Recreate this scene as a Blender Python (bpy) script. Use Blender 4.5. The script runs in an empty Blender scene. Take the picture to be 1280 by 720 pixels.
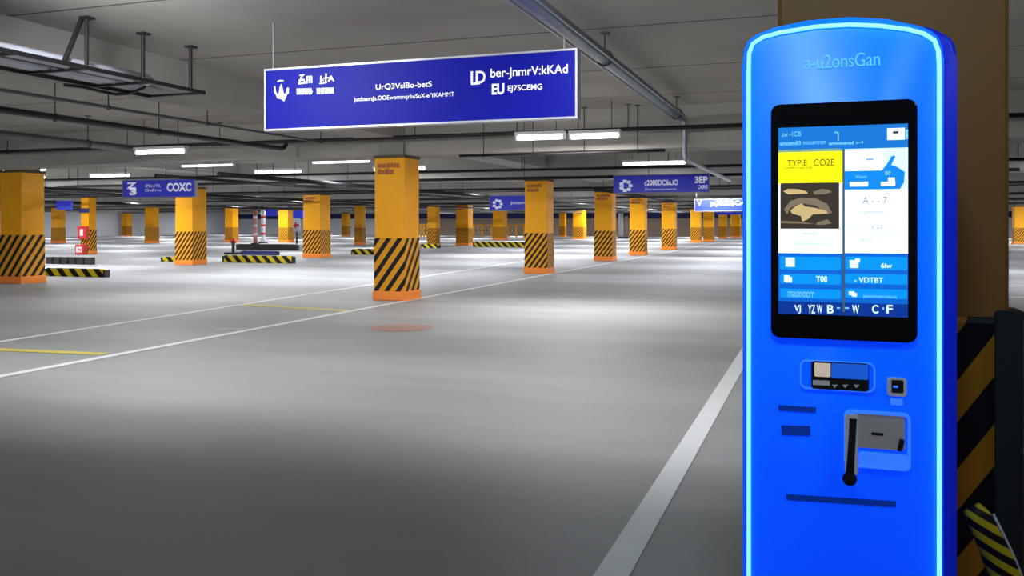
import bpy, bmesh, math, random
from mathutils import Vector, Matrix
random.seed(7)
SC = bpy.context.scene
COL = SC.collection
# ------------------------------------------------------------------ camera frame
F = 1100.0; HZ = 280.0; CAMZ = 1.4
TH = math.atan(385.0 / F)
RX, RY = math.cos(TH), math.sin(TH)
def ray(px, py):
    u = (px - 640) / F; v = (HZ - py) / F
    return (RX * u - RY, RY * u + RX, v)
def at_z(px, py, z):
    d = ray(px, py); t = (z - CAMZ) / d[2]
    return Vector((d[0] * t, d[1] * t, z))
def at_y(px, py, y):
    d = ray(px, py); t = y / d[1]
    return Vector((d[0] * t, y, CAMZ + d[2] * t))
def at_d(px, py, zc):
    d = ray(px, py)
    return Vector((d[0] * zc, d[1] * zc, CAMZ + d[2] * zc))

# ------------------------------------------------------------------ materials
def lin(c):
    c /= 255.0
    return c / 12.92 if c <= .04045 else ((c + .055) / 1.055) ** 2.4
def rgb(r, g, b): return (lin(r), lin(g), lin(b), 1)
MATS = {}
def mat(name, col, rough=.5, metal=0., emit=None, es=0., var=.12, scale=6., bump=0.):
    if name in MATS: return MATS[name]
    m = bpy.data.materials.new(name); m.use_nodes = True
    nt = m.node_tree; N = nt.nodes; L = nt.links
    b = N['Principled BSDF']
    b.inputs['Roughness'].default_value = rough; b.inputs['Metallic'].default_value = metal
    b.inputs['Base Color'].default_value = col
    if var > 0:
        tc = N.new('ShaderNodeTexCoord'); no = N.new('ShaderNodeTexNoise')
        no.inputs['Scale'].default_value = scale; no.inputs['Detail'].default_value = 4
        L.new(tc.outputs['Object'], no.inputs['Vector'])
        mx = N.new('ShaderNodeMix'); mx.data_type = 'RGBA'
        mx.inputs[6].default_value = tuple(c * (1 - var) for c in col[:3]) + (1,)
        mx.inputs[7].default_value = tuple(min(1, c * (1 + var)) for c in col[:3]) + (1,)
        L.new(no.outputs['Fac'], mx.inputs[0]); L.new(mx.outputs[2], b.inputs['Base Color'])
        if bump:
            bp = N.new('ShaderNodeBump'); bp.inputs['Strength'].default_value = bump; bp.inputs['Distance'].default_value = .01
            L.new(no.outputs['Fac'], bp.inputs['Height']); L.new(bp.outputs['Normal'], b.inputs['Normal'])
    if emit:
        b.inputs['Emission Color'].default_value = emit; b.inputs['Emission Strength'].default_value = es
    MATS[name] = m; return m

def stripes(name, ca, cb, vec, period, duty=.5, rough=.5, phase=0.):
    """diagonal hazard stripes along vec in object space"""
    m = bpy.data.materials.new(name); m.use_nodes = True
    nt = m.node_tree; N = nt.nodes; L = nt.links; b = N['Principled BSDF']
    b.inputs['Roughness'].default_value = rough; b.inputs['Specular IOR Level'].default_value = .15
    tc = N.new('ShaderNodeTexCoord'); d = N.new('ShaderNodeVectorMath'); d.operation = 'DOT_PRODUCT'
    d.inputs[1].default_value = vec; L.new(tc.outputs['Object'], d.inputs[0])
    a = N.new('ShaderNodeMath'); a.operation = 'MULTIPLY_ADD'
    a.inputs[1].default_value = 1 / period; a.inputs[2].default_value = 100 + phase
    L.new(d.outputs['Value'], a.inputs[0])
    fr = N.new('ShaderNodeMath'); fr.operation = 'FRACT'; L.new(a.outputs[0], fr.inputs[0])
    lt = N.new('ShaderNodeMath'); lt.operation = 'LESS_THAN'; lt.inputs[1].default_value = duty
    L.new(fr.outputs[0], lt.inputs[0])
    no = N.new('ShaderNodeTexNoise'); no.inputs['Scale'].default_value = 9; L.new(tc.outputs['Object'], no.inputs['Vector'])
    mx = N.new('ShaderNodeMix'); mx.data_type = 'RGBA'; mx.inputs[6].default_value = ca; mx.inputs[7].default_value = cb
    L.new(lt.outputs[0], mx.inputs[0])
    m2 = N.new('ShaderNodeMix'); m2.data_type = 'RGBA'; m2.blend_type = 'MULTIPLY'; m2.inputs[0].default_value = .25
    L.new(mx.outputs[2], m2.inputs[6]); L.new(no.outputs['Color'], m2.inputs[7])
    L.new(m2.outputs[2], b.inputs['Base Color'])
    return m

def floor_mat():
    m = bpy.data.materials.new('floor_concrete'); m.use_nodes = True
    nt = m.node_tree; N = nt.nodes; L = nt.links; b = N['Principled BSDF']
    tc = N.new('ShaderNodeTexCoord')
    mp = N.new('ShaderNodeMapping'); mp.inputs['Scale'].default_value = (.10, .55, 1); L.new(tc.outputs['Object'], mp.inputs[0])
    n1 = N.new('ShaderNodeTexNoise'); n1.inputs['Scale'].default_value = 1.6; n1.inputs['Detail'].default_value = 5; L.new(mp.outputs[0], n1.inputs['Vector'])
    n2 = N.new('ShaderNodeTexNoise'); n2.inputs['Scale'].default_value = 30; n2.inputs['Detail'].default_value = 6; L.new(tc.outputs['Object'], n2.inputs['Vector'])
    r1 = N.new('ShaderNodeValToRGB'); r1.color_ramp.elements[0].position = .3; r1.color_ramp.elements[1].position = .75
    r1.color_ramp.elements[0].color = (.30, .305, .315, 1); r1.color_ramp.elements[1].color = (.43, .43, .44, 1)
    L.new(n1.outputs['Fac'], r1.inputs[0])
    mx = N.new('ShaderNodeMix'); mx.data_type = 'RGBA'; mx.blend_type = 'OVERLAY'; mx.inputs[0].default_value = .12
    L.new(r1.outputs[0], mx.inputs[6]); L.new(n2.outputs['Color'], mx.inputs[7]); L.new(mx.outputs[2], b.inputs['Base Color'])
    rr = N.new('ShaderNodeMapRange'); rr.inputs[3].default_value = .55; rr.inputs[4].default_value = .7
    L.new(n1.outputs['Fac'], rr.inputs[0]); L.new(rr.outputs[0], b.inputs['Roughness'])
    return m

def ceiling_mat():
    m = bpy.data.materials.new('ceiling_concrete'); m.use_nodes = True
    nt = m.node_tree; N = nt.nodes; L = nt.links; b = N['Principled BSDF']; b.inputs['Roughness'].default_value = .9
    tc = N.new('ShaderNodeTexCoord')
    n1 = N.new('ShaderNodeTexNoise'); n1.inputs['Scale'].default_value = .5; n1.inputs['Detail'].default_value = 6; L.new(tc.outputs['Object'], n1.inputs['Vector'])
    r1 = N.new('ShaderNodeValToRGB'); r1.color_ramp.elements[0].position = .3; r1.color_ramp.elements[1].position = .7
    r1.color_ramp.elements[0].color = (.35, .33, .30, 1); r1.color_ramp.elements[1].color = (.46, .44, .40, 1)
    L.new(n1.outputs['Fac'], r1.inputs[0])
    sp = N.new('ShaderNodeSeparateXYZ'); L.new(tc.outputs['Object'], sp.inputs[0])
    a = N.new('ShaderNodeMath'); a.operation = 'MULTIPLY_ADD'; a.inputs[1].default_value = 1 / 2.36; a.inputs[2].default_value = 100 - 6.24 / 2.36
    L.new(sp.outputs['Y'], a.inputs[0])
    fr = N.new('ShaderNodeMath'); fr.operation = 'FRACT'; L.new(a.outputs[0], fr.inputs[0])
    lt = N.new('ShaderNodeMath'); lt.operation = 'LESS_THAN'; lt.inputs[1].default_value = .016; L.new(fr.outputs[0], lt.inputs[0])
    mx = N.new('ShaderNodeMix'); mx.data_type = 'RGBA'; mx.inputs[7].default_value = (.10, .09, .08, 1)
    L.new(lt.outputs[0], mx.inputs[0]); L.new(r1.outputs[0], mx.inputs[6]); L.new(mx.outputs[2], b.inputs['Base Color'])
    return m

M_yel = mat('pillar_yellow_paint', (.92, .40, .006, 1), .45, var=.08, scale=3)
M_nyel = mat('shaded_pillar_paint', (.17, .058, .002, 1), .6, var=.08, scale=2)  # pillar's shade mixed into its paint, like its stripes and plinth
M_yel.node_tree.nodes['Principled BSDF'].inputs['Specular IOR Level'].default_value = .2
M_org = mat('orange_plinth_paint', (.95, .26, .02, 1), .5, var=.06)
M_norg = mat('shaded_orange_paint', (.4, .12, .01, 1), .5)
M_cap = mat('pillar_cap_dark', (.10, .075, .035, 1), .8)  # cap is darker than the shaft
M_sten = mat('stencil_brown', (.40, .12, .02, 1), .6)
M_conc = mat('beam_concrete', (.34, .325, .30, 1), .9, var=.2, scale=1.2)
M_conc2 = mat('head_concrete', (.25, .24, .22, 1), .9, var=.2, scale=1.2)
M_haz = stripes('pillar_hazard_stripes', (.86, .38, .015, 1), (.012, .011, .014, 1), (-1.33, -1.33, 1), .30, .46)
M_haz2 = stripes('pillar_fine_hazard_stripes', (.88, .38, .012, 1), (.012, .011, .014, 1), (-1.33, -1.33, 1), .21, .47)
M_nhaz = stripes('near_pillar_hazard_stripes', (.34, .125, .005, 1), (.004, .004, .005, 1), (-1.45, -1.45, 1), .245, .53, phase=.18)  # darker copy of the stripes, shade put into the colour
M_bar = stripes('barrier_stripes', (.85, .68, .02, 1), (.012, .012, .012, 1), (1, .3, 1.1), .42, .5)
M_bump = stripes('bumper_stripes', (.62, .46, .02, 1), (.012, .010, .012, 1), (.55, 0, 1), .0365, .5, phase=.1)
M_blk = mat('black_rubber', (.012, .012, .013, 1), .6)
M_guard = mat('black_corner_rubber', (.004, .004, .005, 1), .9)
M_white = mat('white_paint', (.85, .86, .88, 1), .6, var=.06)
M_yline = mat('yellow_line_paint', (.72, .60, .10, 1), .6, var=.15)
M_fadew = mat('faded_white_paint', (.55, .55, .56, 1), .6, var=.2)
M_fader = mat('faded_red_paint', (.42, .27, .24, 1), .6, var=.2)
M_dark = mat('dark_steel', (.030, .030, .032, 1), .5, .6)
M_galv = mat('galvanised_steel', (.40, .43, .50, 1), .35, .85)
M_pipe = mat('blue_grey_pipe', (.14, .19, .27, 1), .32, .3)
M_cab = mat('pale_cable', (.55, .58, .68, 1), .4, var=.3, scale=1.5)
M_pgry = mat('grey_pipe', (.10, .10, .105, 1), .5, .2)
M_alu = mat('sign_frame_aluminium', (.40, .41, .47, 1), .35, .2, var=.04)
M_sign = mat('sign_blue', (.001, .004, .24, 1), .5, emit=(0, .002, .3, 1), es=.12, var=.05, scale=1)  # slight glow added to lift the blue; no lamp inside the sign
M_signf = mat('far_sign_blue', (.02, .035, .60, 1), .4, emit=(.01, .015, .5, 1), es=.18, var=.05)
M_rodm = mat('rod_steel', (.22, .22, .22, 1), .5, .3)
M_sign.node_tree.nodes['Principled BSDF'].inputs['Specular IOR Level'].default_value = .10
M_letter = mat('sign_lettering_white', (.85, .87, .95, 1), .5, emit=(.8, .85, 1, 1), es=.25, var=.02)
M_tube = mat('lit_tube', (1, 1, 1, 1), .4, emit=(1, .99, .96, 1), es=7., var=0.02)
M_ftrim = mat('far_sign_trim', (.25, .26, .32, 1), .5)
M_fix = mat('fixture_white', (.7, .7, .7, 1), .5, var=.04)
M_wall = mat('wall_light_grey', (.80, .82, .88, 1), .8, var=.1, scale=.4)
M_tan = mat('wall_tan', (.42, .33, .27, 1), .8, var=.15, scale=.7)
M_navy = mat('navy_band', (.02, .03, .16, 1), .7)
M_red = mat('red_enamel', (.65, .035, .03, 1), .4)
M_pink = mat('faded_red_post', (.70, .28, .25, 1), .5)
M_curb = mat('curb_yellow', (.34, .17, .008, 1), .6)
# kiosk; emission is added to brighten panels and fittings that are no lamps
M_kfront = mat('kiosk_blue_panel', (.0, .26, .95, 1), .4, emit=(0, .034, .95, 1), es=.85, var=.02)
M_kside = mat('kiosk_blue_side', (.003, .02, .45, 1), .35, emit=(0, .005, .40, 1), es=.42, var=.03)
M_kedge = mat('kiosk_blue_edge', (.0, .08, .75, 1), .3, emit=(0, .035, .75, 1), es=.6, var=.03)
M_neon = mat('neon_cyan', (.4, .8, 1, 1), .4, emit=(.16, .66, 1, 1), es=1.7, var=.02)
M_glass = mat('black_bezel_glass', (.003, .003, .004, 1), .12, var=.02)
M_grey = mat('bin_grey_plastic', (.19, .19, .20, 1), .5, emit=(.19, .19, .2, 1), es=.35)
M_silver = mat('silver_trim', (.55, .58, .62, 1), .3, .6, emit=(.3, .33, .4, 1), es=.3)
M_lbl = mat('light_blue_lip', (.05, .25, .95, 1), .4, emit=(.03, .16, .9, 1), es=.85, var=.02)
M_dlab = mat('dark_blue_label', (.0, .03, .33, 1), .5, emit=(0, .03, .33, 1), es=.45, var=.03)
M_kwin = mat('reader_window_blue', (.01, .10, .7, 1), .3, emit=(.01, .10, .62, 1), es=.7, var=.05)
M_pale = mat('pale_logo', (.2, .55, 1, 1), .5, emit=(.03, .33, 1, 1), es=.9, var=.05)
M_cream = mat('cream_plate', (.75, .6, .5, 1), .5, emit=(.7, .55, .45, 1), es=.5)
def em(name, r, g, b, s=.92): return mat(name, rgb(r, g, b)[:3] + (1,), .4, emit=rgb(r, g, b), es=s, var=.03, scale=20)
E_head = em('screen_header_blue', 18, 105, 190); E_yel = em('screen_yellow', 255, 240, 10); E_white = em('screen_white', 240, 245, 250, 1.)
E_pale = em('screen_pale_blue', 205, 235, 250, 1.); E_blue = em('screen_blue', 15, 125, 225); E_btn = em('screen_button_blue', 5, 140, 240)
E_deep = em('screen_deep_blue', 10, 95, 195); E_navy = em('screen_navy', 8, 50, 140); E_txt = em('screen_text_grey', 130, 145, 170)
E_ol = em('screen_text_olive', 95, 90, 20); E_pic = em('screen_picture_dark', 55, 46, 40); E_tan = em('screen_picture_tan', 195, 165, 115); E_tan2 = em('screen_picture_grey', 120, 105, 88)
E_div = em('screen_divider', 60, 85, 105); E_icon = em('screen_icon_white', 215, 235, 250, 1.); E_lt = em('screen_light_text', 120, 195, 240); E_blk = em('screen_dark_mark', 50, 60, 80)

# ------------------------------------------------------------------ mesh helpers
def nb(): return bmesh.new()
def box(bm, x0, x1, y0, y1, z0, z1, bev=0., seg=2):
    r = bmesh.ops.create_cube(bm, size=1)
    vs = r['verts']
    for v in vs:
        v.co = Vector((x0 + (v.co.x + .5) * (x1 - x0), y0 + (v.co.y + .5) * (y1 - y0), z0 + (v.co.z + .5) * (z1 - z0)))
    if bev > 0:
        es = list({e for v in vs for e in v.link_edges})
        bmesh.ops.bevel(bm, geom=es, offset=bev, segments=seg, profile=.5, affect='EDGES')
    return bm
def prism(bm, pts, y0, y1, bev=0., seg=2):
    """polygon in XZ extruded along Y; pts counter-clockwise seen from -Y"""
    a = [bm.verts.new((p[0], y0, p[1])) for p in pts]
    c = [bm.verts.new((p[0], y1, p[1])) for p in pts]
    f = bm.faces.new(a); bm.faces.new(c[::-1])
    n = len(pts)
    for i in range(n):
        j = (i + 1) % n
        bm.faces.new((a[j], a[i], c[i], c[j]))
    if bev > 0:
        bmesh.ops.bevel(bm, geom=list(f.edges), offset=bev, segments=seg, profile=.5, affect='EDGES', clamp_overlap=True)
    bmesh.ops.recalc_face_normals(bm, faces=bm.faces[:])
    return bm
def tube(bm, pts, r, n=10, cap=True):
    pts = [Vector(p) for p in pts]; rings = []
    m = len(pts)
    t0 = (pts[1] - pts[0]).normalized()
    up = Vector((0, 0, 1)) if abs(t0.z) < .9 else Vector((0, 1, 0))
    for i, p in enumerate(pts):
        t = (pts[min(i + 1, m - 1)] - pts[max(i - 1, 0)]).normalized()
        s = t.cross(up)
        if s.length < 1e-4: s = t.cross(Vector((1, 0, 0)))
        s.normalize(); w = s.cross(t).normalized(); up = w
        rr = r[i] if isinstance(r, (list, tuple)) else r
        rx, rw = rr if isinstance(rr, tuple) else (rr, rr)
        rings.append([bm.verts.new(p + s * (math.cos(2 * math.pi * k / n) * rx) + w * (math.sin(2 * math.pi * k / n) * rw)) for k in range(n)])
    for a, b in zip(rings, rings[1:]):
        for k in range(n):
            bm.faces.new((a[k], a[(k + 1) % n], b[(k + 1) % n], b[k]))
    if cap:
        bm.faces.new(rings[0][::-1]); bm.faces.new(rings[-1])
    return bm
def rrect(x0, x1, z0, z1, r, n=5):
    out = []
    for cx, cz, a in ((x1 - r, z1 - r, 0), (x0 + r, z1 - r, 90), (x0 + r, z0 + r, 180), (x1 - r, z0 + r, 270)):
        for k in range(n + 1):
            t = math.radians(a + 90 * k / n); out.append((cx + r * math.cos(t), cz + r * math.sin(t)))
    return out
def ring_plate(bm, outer, inner, y0, y1):
    """frame between two same-length outlines"""
    n = len(outer); V = lambda p, y: bm.verts.new((p[0], y, p[1]))
    A = [V(p, y0) for p in outer]; B = [V(p, y0) for p in inner]; C = [V(p, y1) for p in outer]; D = [V(p, y1) for p in inner]
    for i in range(n):
        j = (i + 1) % n
        bm.faces.new((A[i], A[j], B[j], B[i])); bm.faces.new((C[j], C[i], D[i], D[j]))
        bm.faces.new((A[j], A[i], C[i], C[j])); bm.faces.new((B[i], B[j], D[j], D[i]))
    bmesh.ops.recalc_face_normals(bm, faces=bm.faces[:]); return bm
def offset_of(o):
    v = Vector((0, 0, 0))
    while o: v += o.location; o = o.parent
    return v
def obj(name, bm, m, parent=None, label=None, smooth=False, loc=None):
    """link as one mesh; verts are given in world space"""
    base = Vector(loc) if loc is not None else Vector((0, 0, 0))
    off = offset_of(parent) if parent else base
    bmesh.ops.translate(bm, verts=bm.verts, vec=-off)
    me = bpy.data.meshes.new(name); bm.to_mesh(me); bm.free()
    if smooth:
        for p in me.polygons: p.use_smooth = True
    me.materials.append(m)
    o = bpy.data.objects.new(name, me); COL.objects.link(o)
    if parent: o.parent = parent
    else: o.location = base
    if label: o['label'] = label
    return o
def tag(o, label, cat, group=None):
    o['label'] = label; o['category'] = cat
    if group: o['group'] = group
    return o
def thing(name, label, cat, loc, group=None):
    o = bpy.data.objects.new(name, None); COL.objects.link(o); o.location = loc; o.empty_display_size = .2
    return tag(o, label, cat, group)
def struct(name, bm, m, parent=None):
    o = obj(name, bm, m, parent)
    o['kind'] = 'structure'; return o
def text(name, body, x, z, h, y, m, parent, width=None, bold=0., label=None, slant=0.):
    """lettering standing in a Y plane, left-bottom at x,z; h = cap height"""
    cu = bpy.data.curves.new('t', 'FONT'); cu.body = body; cu.size = 1; cu.offset = bold; cu.extrude = .01; cu.shear = slant
    ob = bpy.data.objects.new('t', cu); COL.objects.link(ob)
    dg = bpy.context.evaluated_depsgraph_get()
    me = bpy.data.meshes.new_from_object(ob.evaluated_get(dg))
    bpy.data.objects.remove(ob); bpy.data.curves.remove(cu)
    xs = [v.co.x for v in me.vertices] or [0, 1]; ys = [v.co.y for v in me.vertices] or [0, 1]
    x0, x1, y0, y1 = min(xs), max(xs), min(ys), max(ys)
    sy = h / max(y1 - y0, 1e-5); sx = (width / max(x1 - x0, 1e-5)) if width else sy
    bm = nb(); bm.from_mesh(me); bpy.data.meshes.remove(me)
    for v in bm.verts:
        v.co = Vector((x + (v.co.x - x0) * sx, y - v.co.z * .05, z + (v.co.y - y0) * sy))
    return obj(name, bm, m, parent, label)

# ------------------------------------------------------------------ the setting
CEIL = 3.36
XL, XR, YB, YF = -78, 34, -9, 104
fl = struct('floor', box(nb(), XL, XR, YB, YF, -.2, 0), floor_mat())
ce = struct('ceiling', box(nb(), XL, XR, YB, YF, CEIL, CEIL + .2), ceiling_mat())
struct('wall_back', box(nb(), XL, XR, YF, YF + .2, 0, CEIL), M_wall)
struct('wall_left', box(nb(), XL - .2, XL, YB, YF, 0, CEIL), M_wall)
struct('wall_right', box(nb(), XR, XR + .2, YB, YF, 0, CEIL), M_wall)
struct('wall_front', box(nb(), XL, XR, YB - .2, YB, 0, CEIL), M_wall)
struct('trim_1', box(nb(), XL + .1, XR - .1, YF - .12, YF - .01, 2.1, 2.75), M_navy)
b = nb(); box(b, -54, 14, YF - .22, YF - .02, .02, 2.08); struct('trim_2', b, M_tan)
# beams under the slab
BEAMS_Y = [(14.6, 15.5), (23.6, 24.6), (32.2, 33.2), (40.0, 40.9), (49.5, 50.4), (60, 60.9), (71, 71.9), (84, 84.9)]
NT = [2]
def trim(bm, m):
    NT[0] += 1; return struct('trim_%d' % NT[0], bm, m)
for y0, y1 in BEAMS_Y:
    trim(box(nb(), XL, XR, y0, y1, 2.66, CEIL), M_conc)
for x0 in (-7.98, -18.3, -28.6, -39, -50, -61, 8.3, 19):
    trim(box(nb(), x0, x0 + .76, YB, YF, 2.96, CEIL), M_conc)
# painted lines on the floor
def line(p, q, w, m, name='lane_line'):
    p = Vector((p[0], p[1], 0)); q = Vector((q[0], q[1], 0)); d = (q - p).normalized(); s = Vector((-d.y, d.x, 0)) * (w / 2)
    b = nb(); vs = [b.verts.new(v + Vector((0, 0, .004))) for v in (p - s, q - s, q + s, p + s)]; b.faces.new(vs)
    o = obj(name, b, m, fl); o['kind'] = 'structure'; return o
line((-7.08, -6), (-7.2, 70), .13, M_white)
line((-9.0, 4.5), (-10.9, 38), .12, M_white)
line((-.79, 1.0), (-.70, 30), .135, M_white)
line((-9.3, 7.3), (-7.25, 7.48), .17, M_yline, 'bay_line')
line((-9.5, 12.85), (-7.15, 12.5), .17, M_yline, 'bay_line')
line((-16.6, 14.6), (-15.6, 14.8), .12, M_yline, 'bay_line')
line((1.4, 13.4), (7, 13.6), .16, M_yline, 'bay_line')
line((2.6, 24), (9, 24), .2, M_white, 'bay_line')
line((3.4, 19), (9, 19), .2, M_white, 'bay_line')
line(at_z(268, 412, 0), at_z(311, 411, 0), .12, M_fadew, 'worn_marking')
line(at_z(150, 410, 0), at_z(188, 408, 0), .08, M_fadew, 'worn_marking')
b = nb(); bmesh.ops.create_circle(b, cap_ends=True, segments=20, radius=1)
c = at_z(502, 410, 0)
for v in b.verts: v.co = Vector((c.x + v.co.x * .42, c.y + v.co.y * .42, .004))
o = obj('worn_marking', b, M_fader, fl); o['kind'] = 'structure'

# ------------------------------------------------------------------ pillars
BT = 1.147
PPOS = []
def pillar(x, y, w, label, group='striped yellow pillars', near=False, stencil=True, d=None, big=False):
    d = d or w; PPOS.append((x + w / 2, y + d / 2))
    t = thing('pillar', label, 'pillar', (x + w / 2, y + d / 2, 0), group)
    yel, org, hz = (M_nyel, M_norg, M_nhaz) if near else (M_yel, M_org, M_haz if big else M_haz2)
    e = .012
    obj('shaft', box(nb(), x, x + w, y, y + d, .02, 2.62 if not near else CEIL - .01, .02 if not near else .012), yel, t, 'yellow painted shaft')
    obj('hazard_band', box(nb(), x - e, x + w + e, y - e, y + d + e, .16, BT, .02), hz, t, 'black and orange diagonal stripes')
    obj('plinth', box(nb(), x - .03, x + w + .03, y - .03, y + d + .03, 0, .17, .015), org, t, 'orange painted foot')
    if not near:
        obj('cap', box(nb(), x - .015, x + w + .015, y - .015, y + d + .015, 2.61, 2.66, .01), M_cap, t, 'dark top edge')
        obj('head', box(nb(), x + .06, x + w - .06, y + .06, y + d - .06, 2.655, CEIL), M_conc2, t, 'bare concrete head')
        if stencil:
            s = w / .66
            b = nb()
            xx = x + .07 * s
            for r, zz in enumerate((2.43, 2.31)):
                xx = x + .07 * s
                while xx < x + (.5 - .08 * r) * s:
                    ww = random.uniform(.05, .11)
                    box(b, xx, xx + ww, y - .004, y + .01, zz, zz + random.uniform(.07, .105)); xx += ww + .009
            obj('stencil_marking', b, M_sten, t, 'faded brown stencilled marks')
    return t
def pillar_px(l, r, base, label, **k):
    p = at_z(l, base, 0)
    d = ray(r, HZ); q = d[0] / d[1]
    w = (q * p.y - p.x) / (1 - q)
    w = max(.25, min(w, 1.6))
    return pillar(p.x, p.y, w, label, **k)
pillar(-18.28, 15.62, .66, 'thick yellow pillar cut off by the left edge of the photo', stencil=False, big=True)
PIL = [
 (468, 524, 375, 'largest fully visible yellow pillar, standing left of centre under the big blue sign', True),
 (656, 692, 342, 'second tallest yellow pillar, right of centre, next behind the largest one', True),
 (743, 770, 326, 'yellow pillar under the left end of the small right-hand blue sign', True),
 (787, 809, 319, 'yellow pillar under the middle of the small right-hand blue sign', True),
 (827, 846, 312, 'yellow pillar under the right end of the small right-hand blue sign', True),
 (863, 877, 303, 'small far yellow pillar, left one of a touching pair beside the kiosk', False),
 (879, 893, 302, 'small far yellow pillar, right one of a touching pair beside the kiosk', False),
 (898, 909, 298, 'tiny far yellow pillar between the touching pair and the kiosk-side pillar', False),
 (913, 926, 297, 'tiny far yellow pillar touching the left edge of the kiosk in view', False),
 (219, 258, 331, 'wide yellow pillar beneath the right end of the left-hand blue sign', False),
 (379, 413, 322, 'mid-size yellow pillar left of the largest pillar, beside a long striped barrier', True),
 (64, 82, 304, 'small far yellow pillar just right of the cut-off left pillar', False),
 (152, 165, 295, 'small far yellow pillar beneath the left end of the left-hand blue sign', False),
 (181, 199, 304, 'small far yellow pillar just left of the wide pillar under the left-hand sign', False),
 (281, 298, 303, 'small far yellow pillar left of the red and white posts', False),
 (348, 368, 303, 'small far yellow pillar right of the red and white posts', False),
 (427, 438, 295, 'tiny far yellow pillar right of the mid-size pillar', False),
 (416, 424, 290, 'tiniest far yellow pillar close against the mid-size pillar', False),
 (443, 457, 306, 'small far yellow pillar just left of the largest pillar', False),
 (534, 550, 308, 'small far yellow pillar just right of the largest pillar', False),
 (570, 591, 307, 'far yellow pillar at the left end of the long far striped barrier', True),
 (616, 634, 300, 'far yellow pillar beneath the far central blue sign', False),
 (716, 733, 299, 'far yellow pillar right of the second tallest pillar', False),
 (699, 708, 296, 'narrow far yellow pillar right beside the second tallest pillar', False),
]
for l, r, bs, lb, st in PIL: pillar_px(l, r, bs, lb, stencil=st, big=(l == 468))
pillar(12.9, 70, .9, 'far yellow pillar seen past the right side of the near dark pillar', stencil=False)
# narrow red-fitted pillar at left
nx = at_z(101, 318, 0)
pillar(nx.x, nx.y, .46, 'narrow orange pillar carrying red fire equipment, at far left', stencil=False)
c = thing('fire_hose_cabinet', 'red fire cabinet with white marks fixed to the narrow orange pillar', 'fire cabinet', (nx.x + .23, nx.y - .1, .72))
obj('cabinet_box', box(nb(), nx.x - .03, nx.x + .48, nx.y - .17, nx.y - .013, .72, 1.30, .02), M_red, c)
b = nb(); box(b, nx.x + .12, nx.x + .30, nx.y - .178, nx.y - .168, .86, 1.16)
obj('window_panel', b, M_white, c, 'white front panel')
c = thing('fire_extinguisher_box', 'red box with white lettering at the foot of the narrow orange pillar', 'fire box', (nx.x + .23, nx.y - .15, 0))
obj('box_body', box(nb(), nx.x - .02, nx.x + .46, nx.y - .32, nx.y - .06, 0, .46, .02), M_red, c)
b = nb(); box(b, nx.x + .06, nx.x + .14, nx.y - .328, nx.y - .318, .10, .36); box(b, nx.x + .2, nx.x + .38, nx.y - .328, nx.y - .318, .26, .36); box(b, nx.x + .2, nx.x + .27, nx.y - .328, nx.y - .318, .1, .2)
box(b, nx.x + .31, nx.x + .38, nx.y - .328, nx.y - .318, .1, .2)
obj('marking', b, M_white, c, 'white blocky marks')
b = nb(); box(b, nx.x - .06, nx.x + .5, nx.y - .06, nx.y - .015, 1.92, 2.12)
tag(obj('small_plate', b, M_navy, loc=(nx.x, nx.y - .03, 1.92)), 'navy plate across the top of the narrow orange pillar', 'sign')

# near pillar behind the kiosk
NPY = 2.72
xl = at_y(972, 100, NPY).x; xr = at_y(1262, 100, NPY).x
npil = pillar(xl, NPY, xr - xl, 'big orange pillar coloured dark for shade, close up behind the blue kiosk', near=True, d=.62)
cg = nb()
x0 = at_y(1242, 500, NPY).x
prism(cg, rrect(x0, xr + .018, .17, 1.165, .012), NPY - .045, NPY - .004, .006)
box(cg, xr + .004, xr + .03, NPY - .03, NPY + .09, .17, 1.165, .004)
obj('corner_guard', cg, M_guard, npil, 'black rubber corner guard')

# striped bumper leaning in front of it
bp = thing('hazard_bumper', 'yellow and black striped curved bumper leaning in front of the dark pillar', 'bumper', tuple(at_y(1312, 1020, 2.40)))
pth = [at_y(px, py, 2.40) for px, py in ((1214, 634), (1223, 646), (1236, 672), (1249, 700), (1261, 730), (1280, 790), (1297, 870), (1308, 950), (1312, 1018))]
pth[-1].z = max(pth[-1].z, .01)
rr = [(.010, .022), (.016, .029), (.02, .032)] + [(.022, .036)] * 6
obj('striped_pad', tube(nb(), pth, rr, 16), M_bump, bp, smooth=True)
e = nb(); tube(e, [p + Vector((.031, -.006, .012)) for p in pth[1:]], .0035, 6); obj('edge_trim', e, M_fadew, bp, 'thin grey edge trim', True)
q = pth[-1]; obj('foot_plate', box(nb(), q.x - .07, q.x + .07, 2.31, 2.49, 0, .02, .004), M_blk, bp, 'black foot plate')

# ochre curb beyond the near pillar
p = at_z(1264, 690, 0)
b = nb(); box(b, p.x - .05, p.x + 1.7, p.y, p.y + .3, 0, .275, .02)
tag(obj('curb', b, M_curb, loc=(p.x, p.y, 0)), 'low ochre curb block at the right edge past the dark pillar', 'curb')

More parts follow.
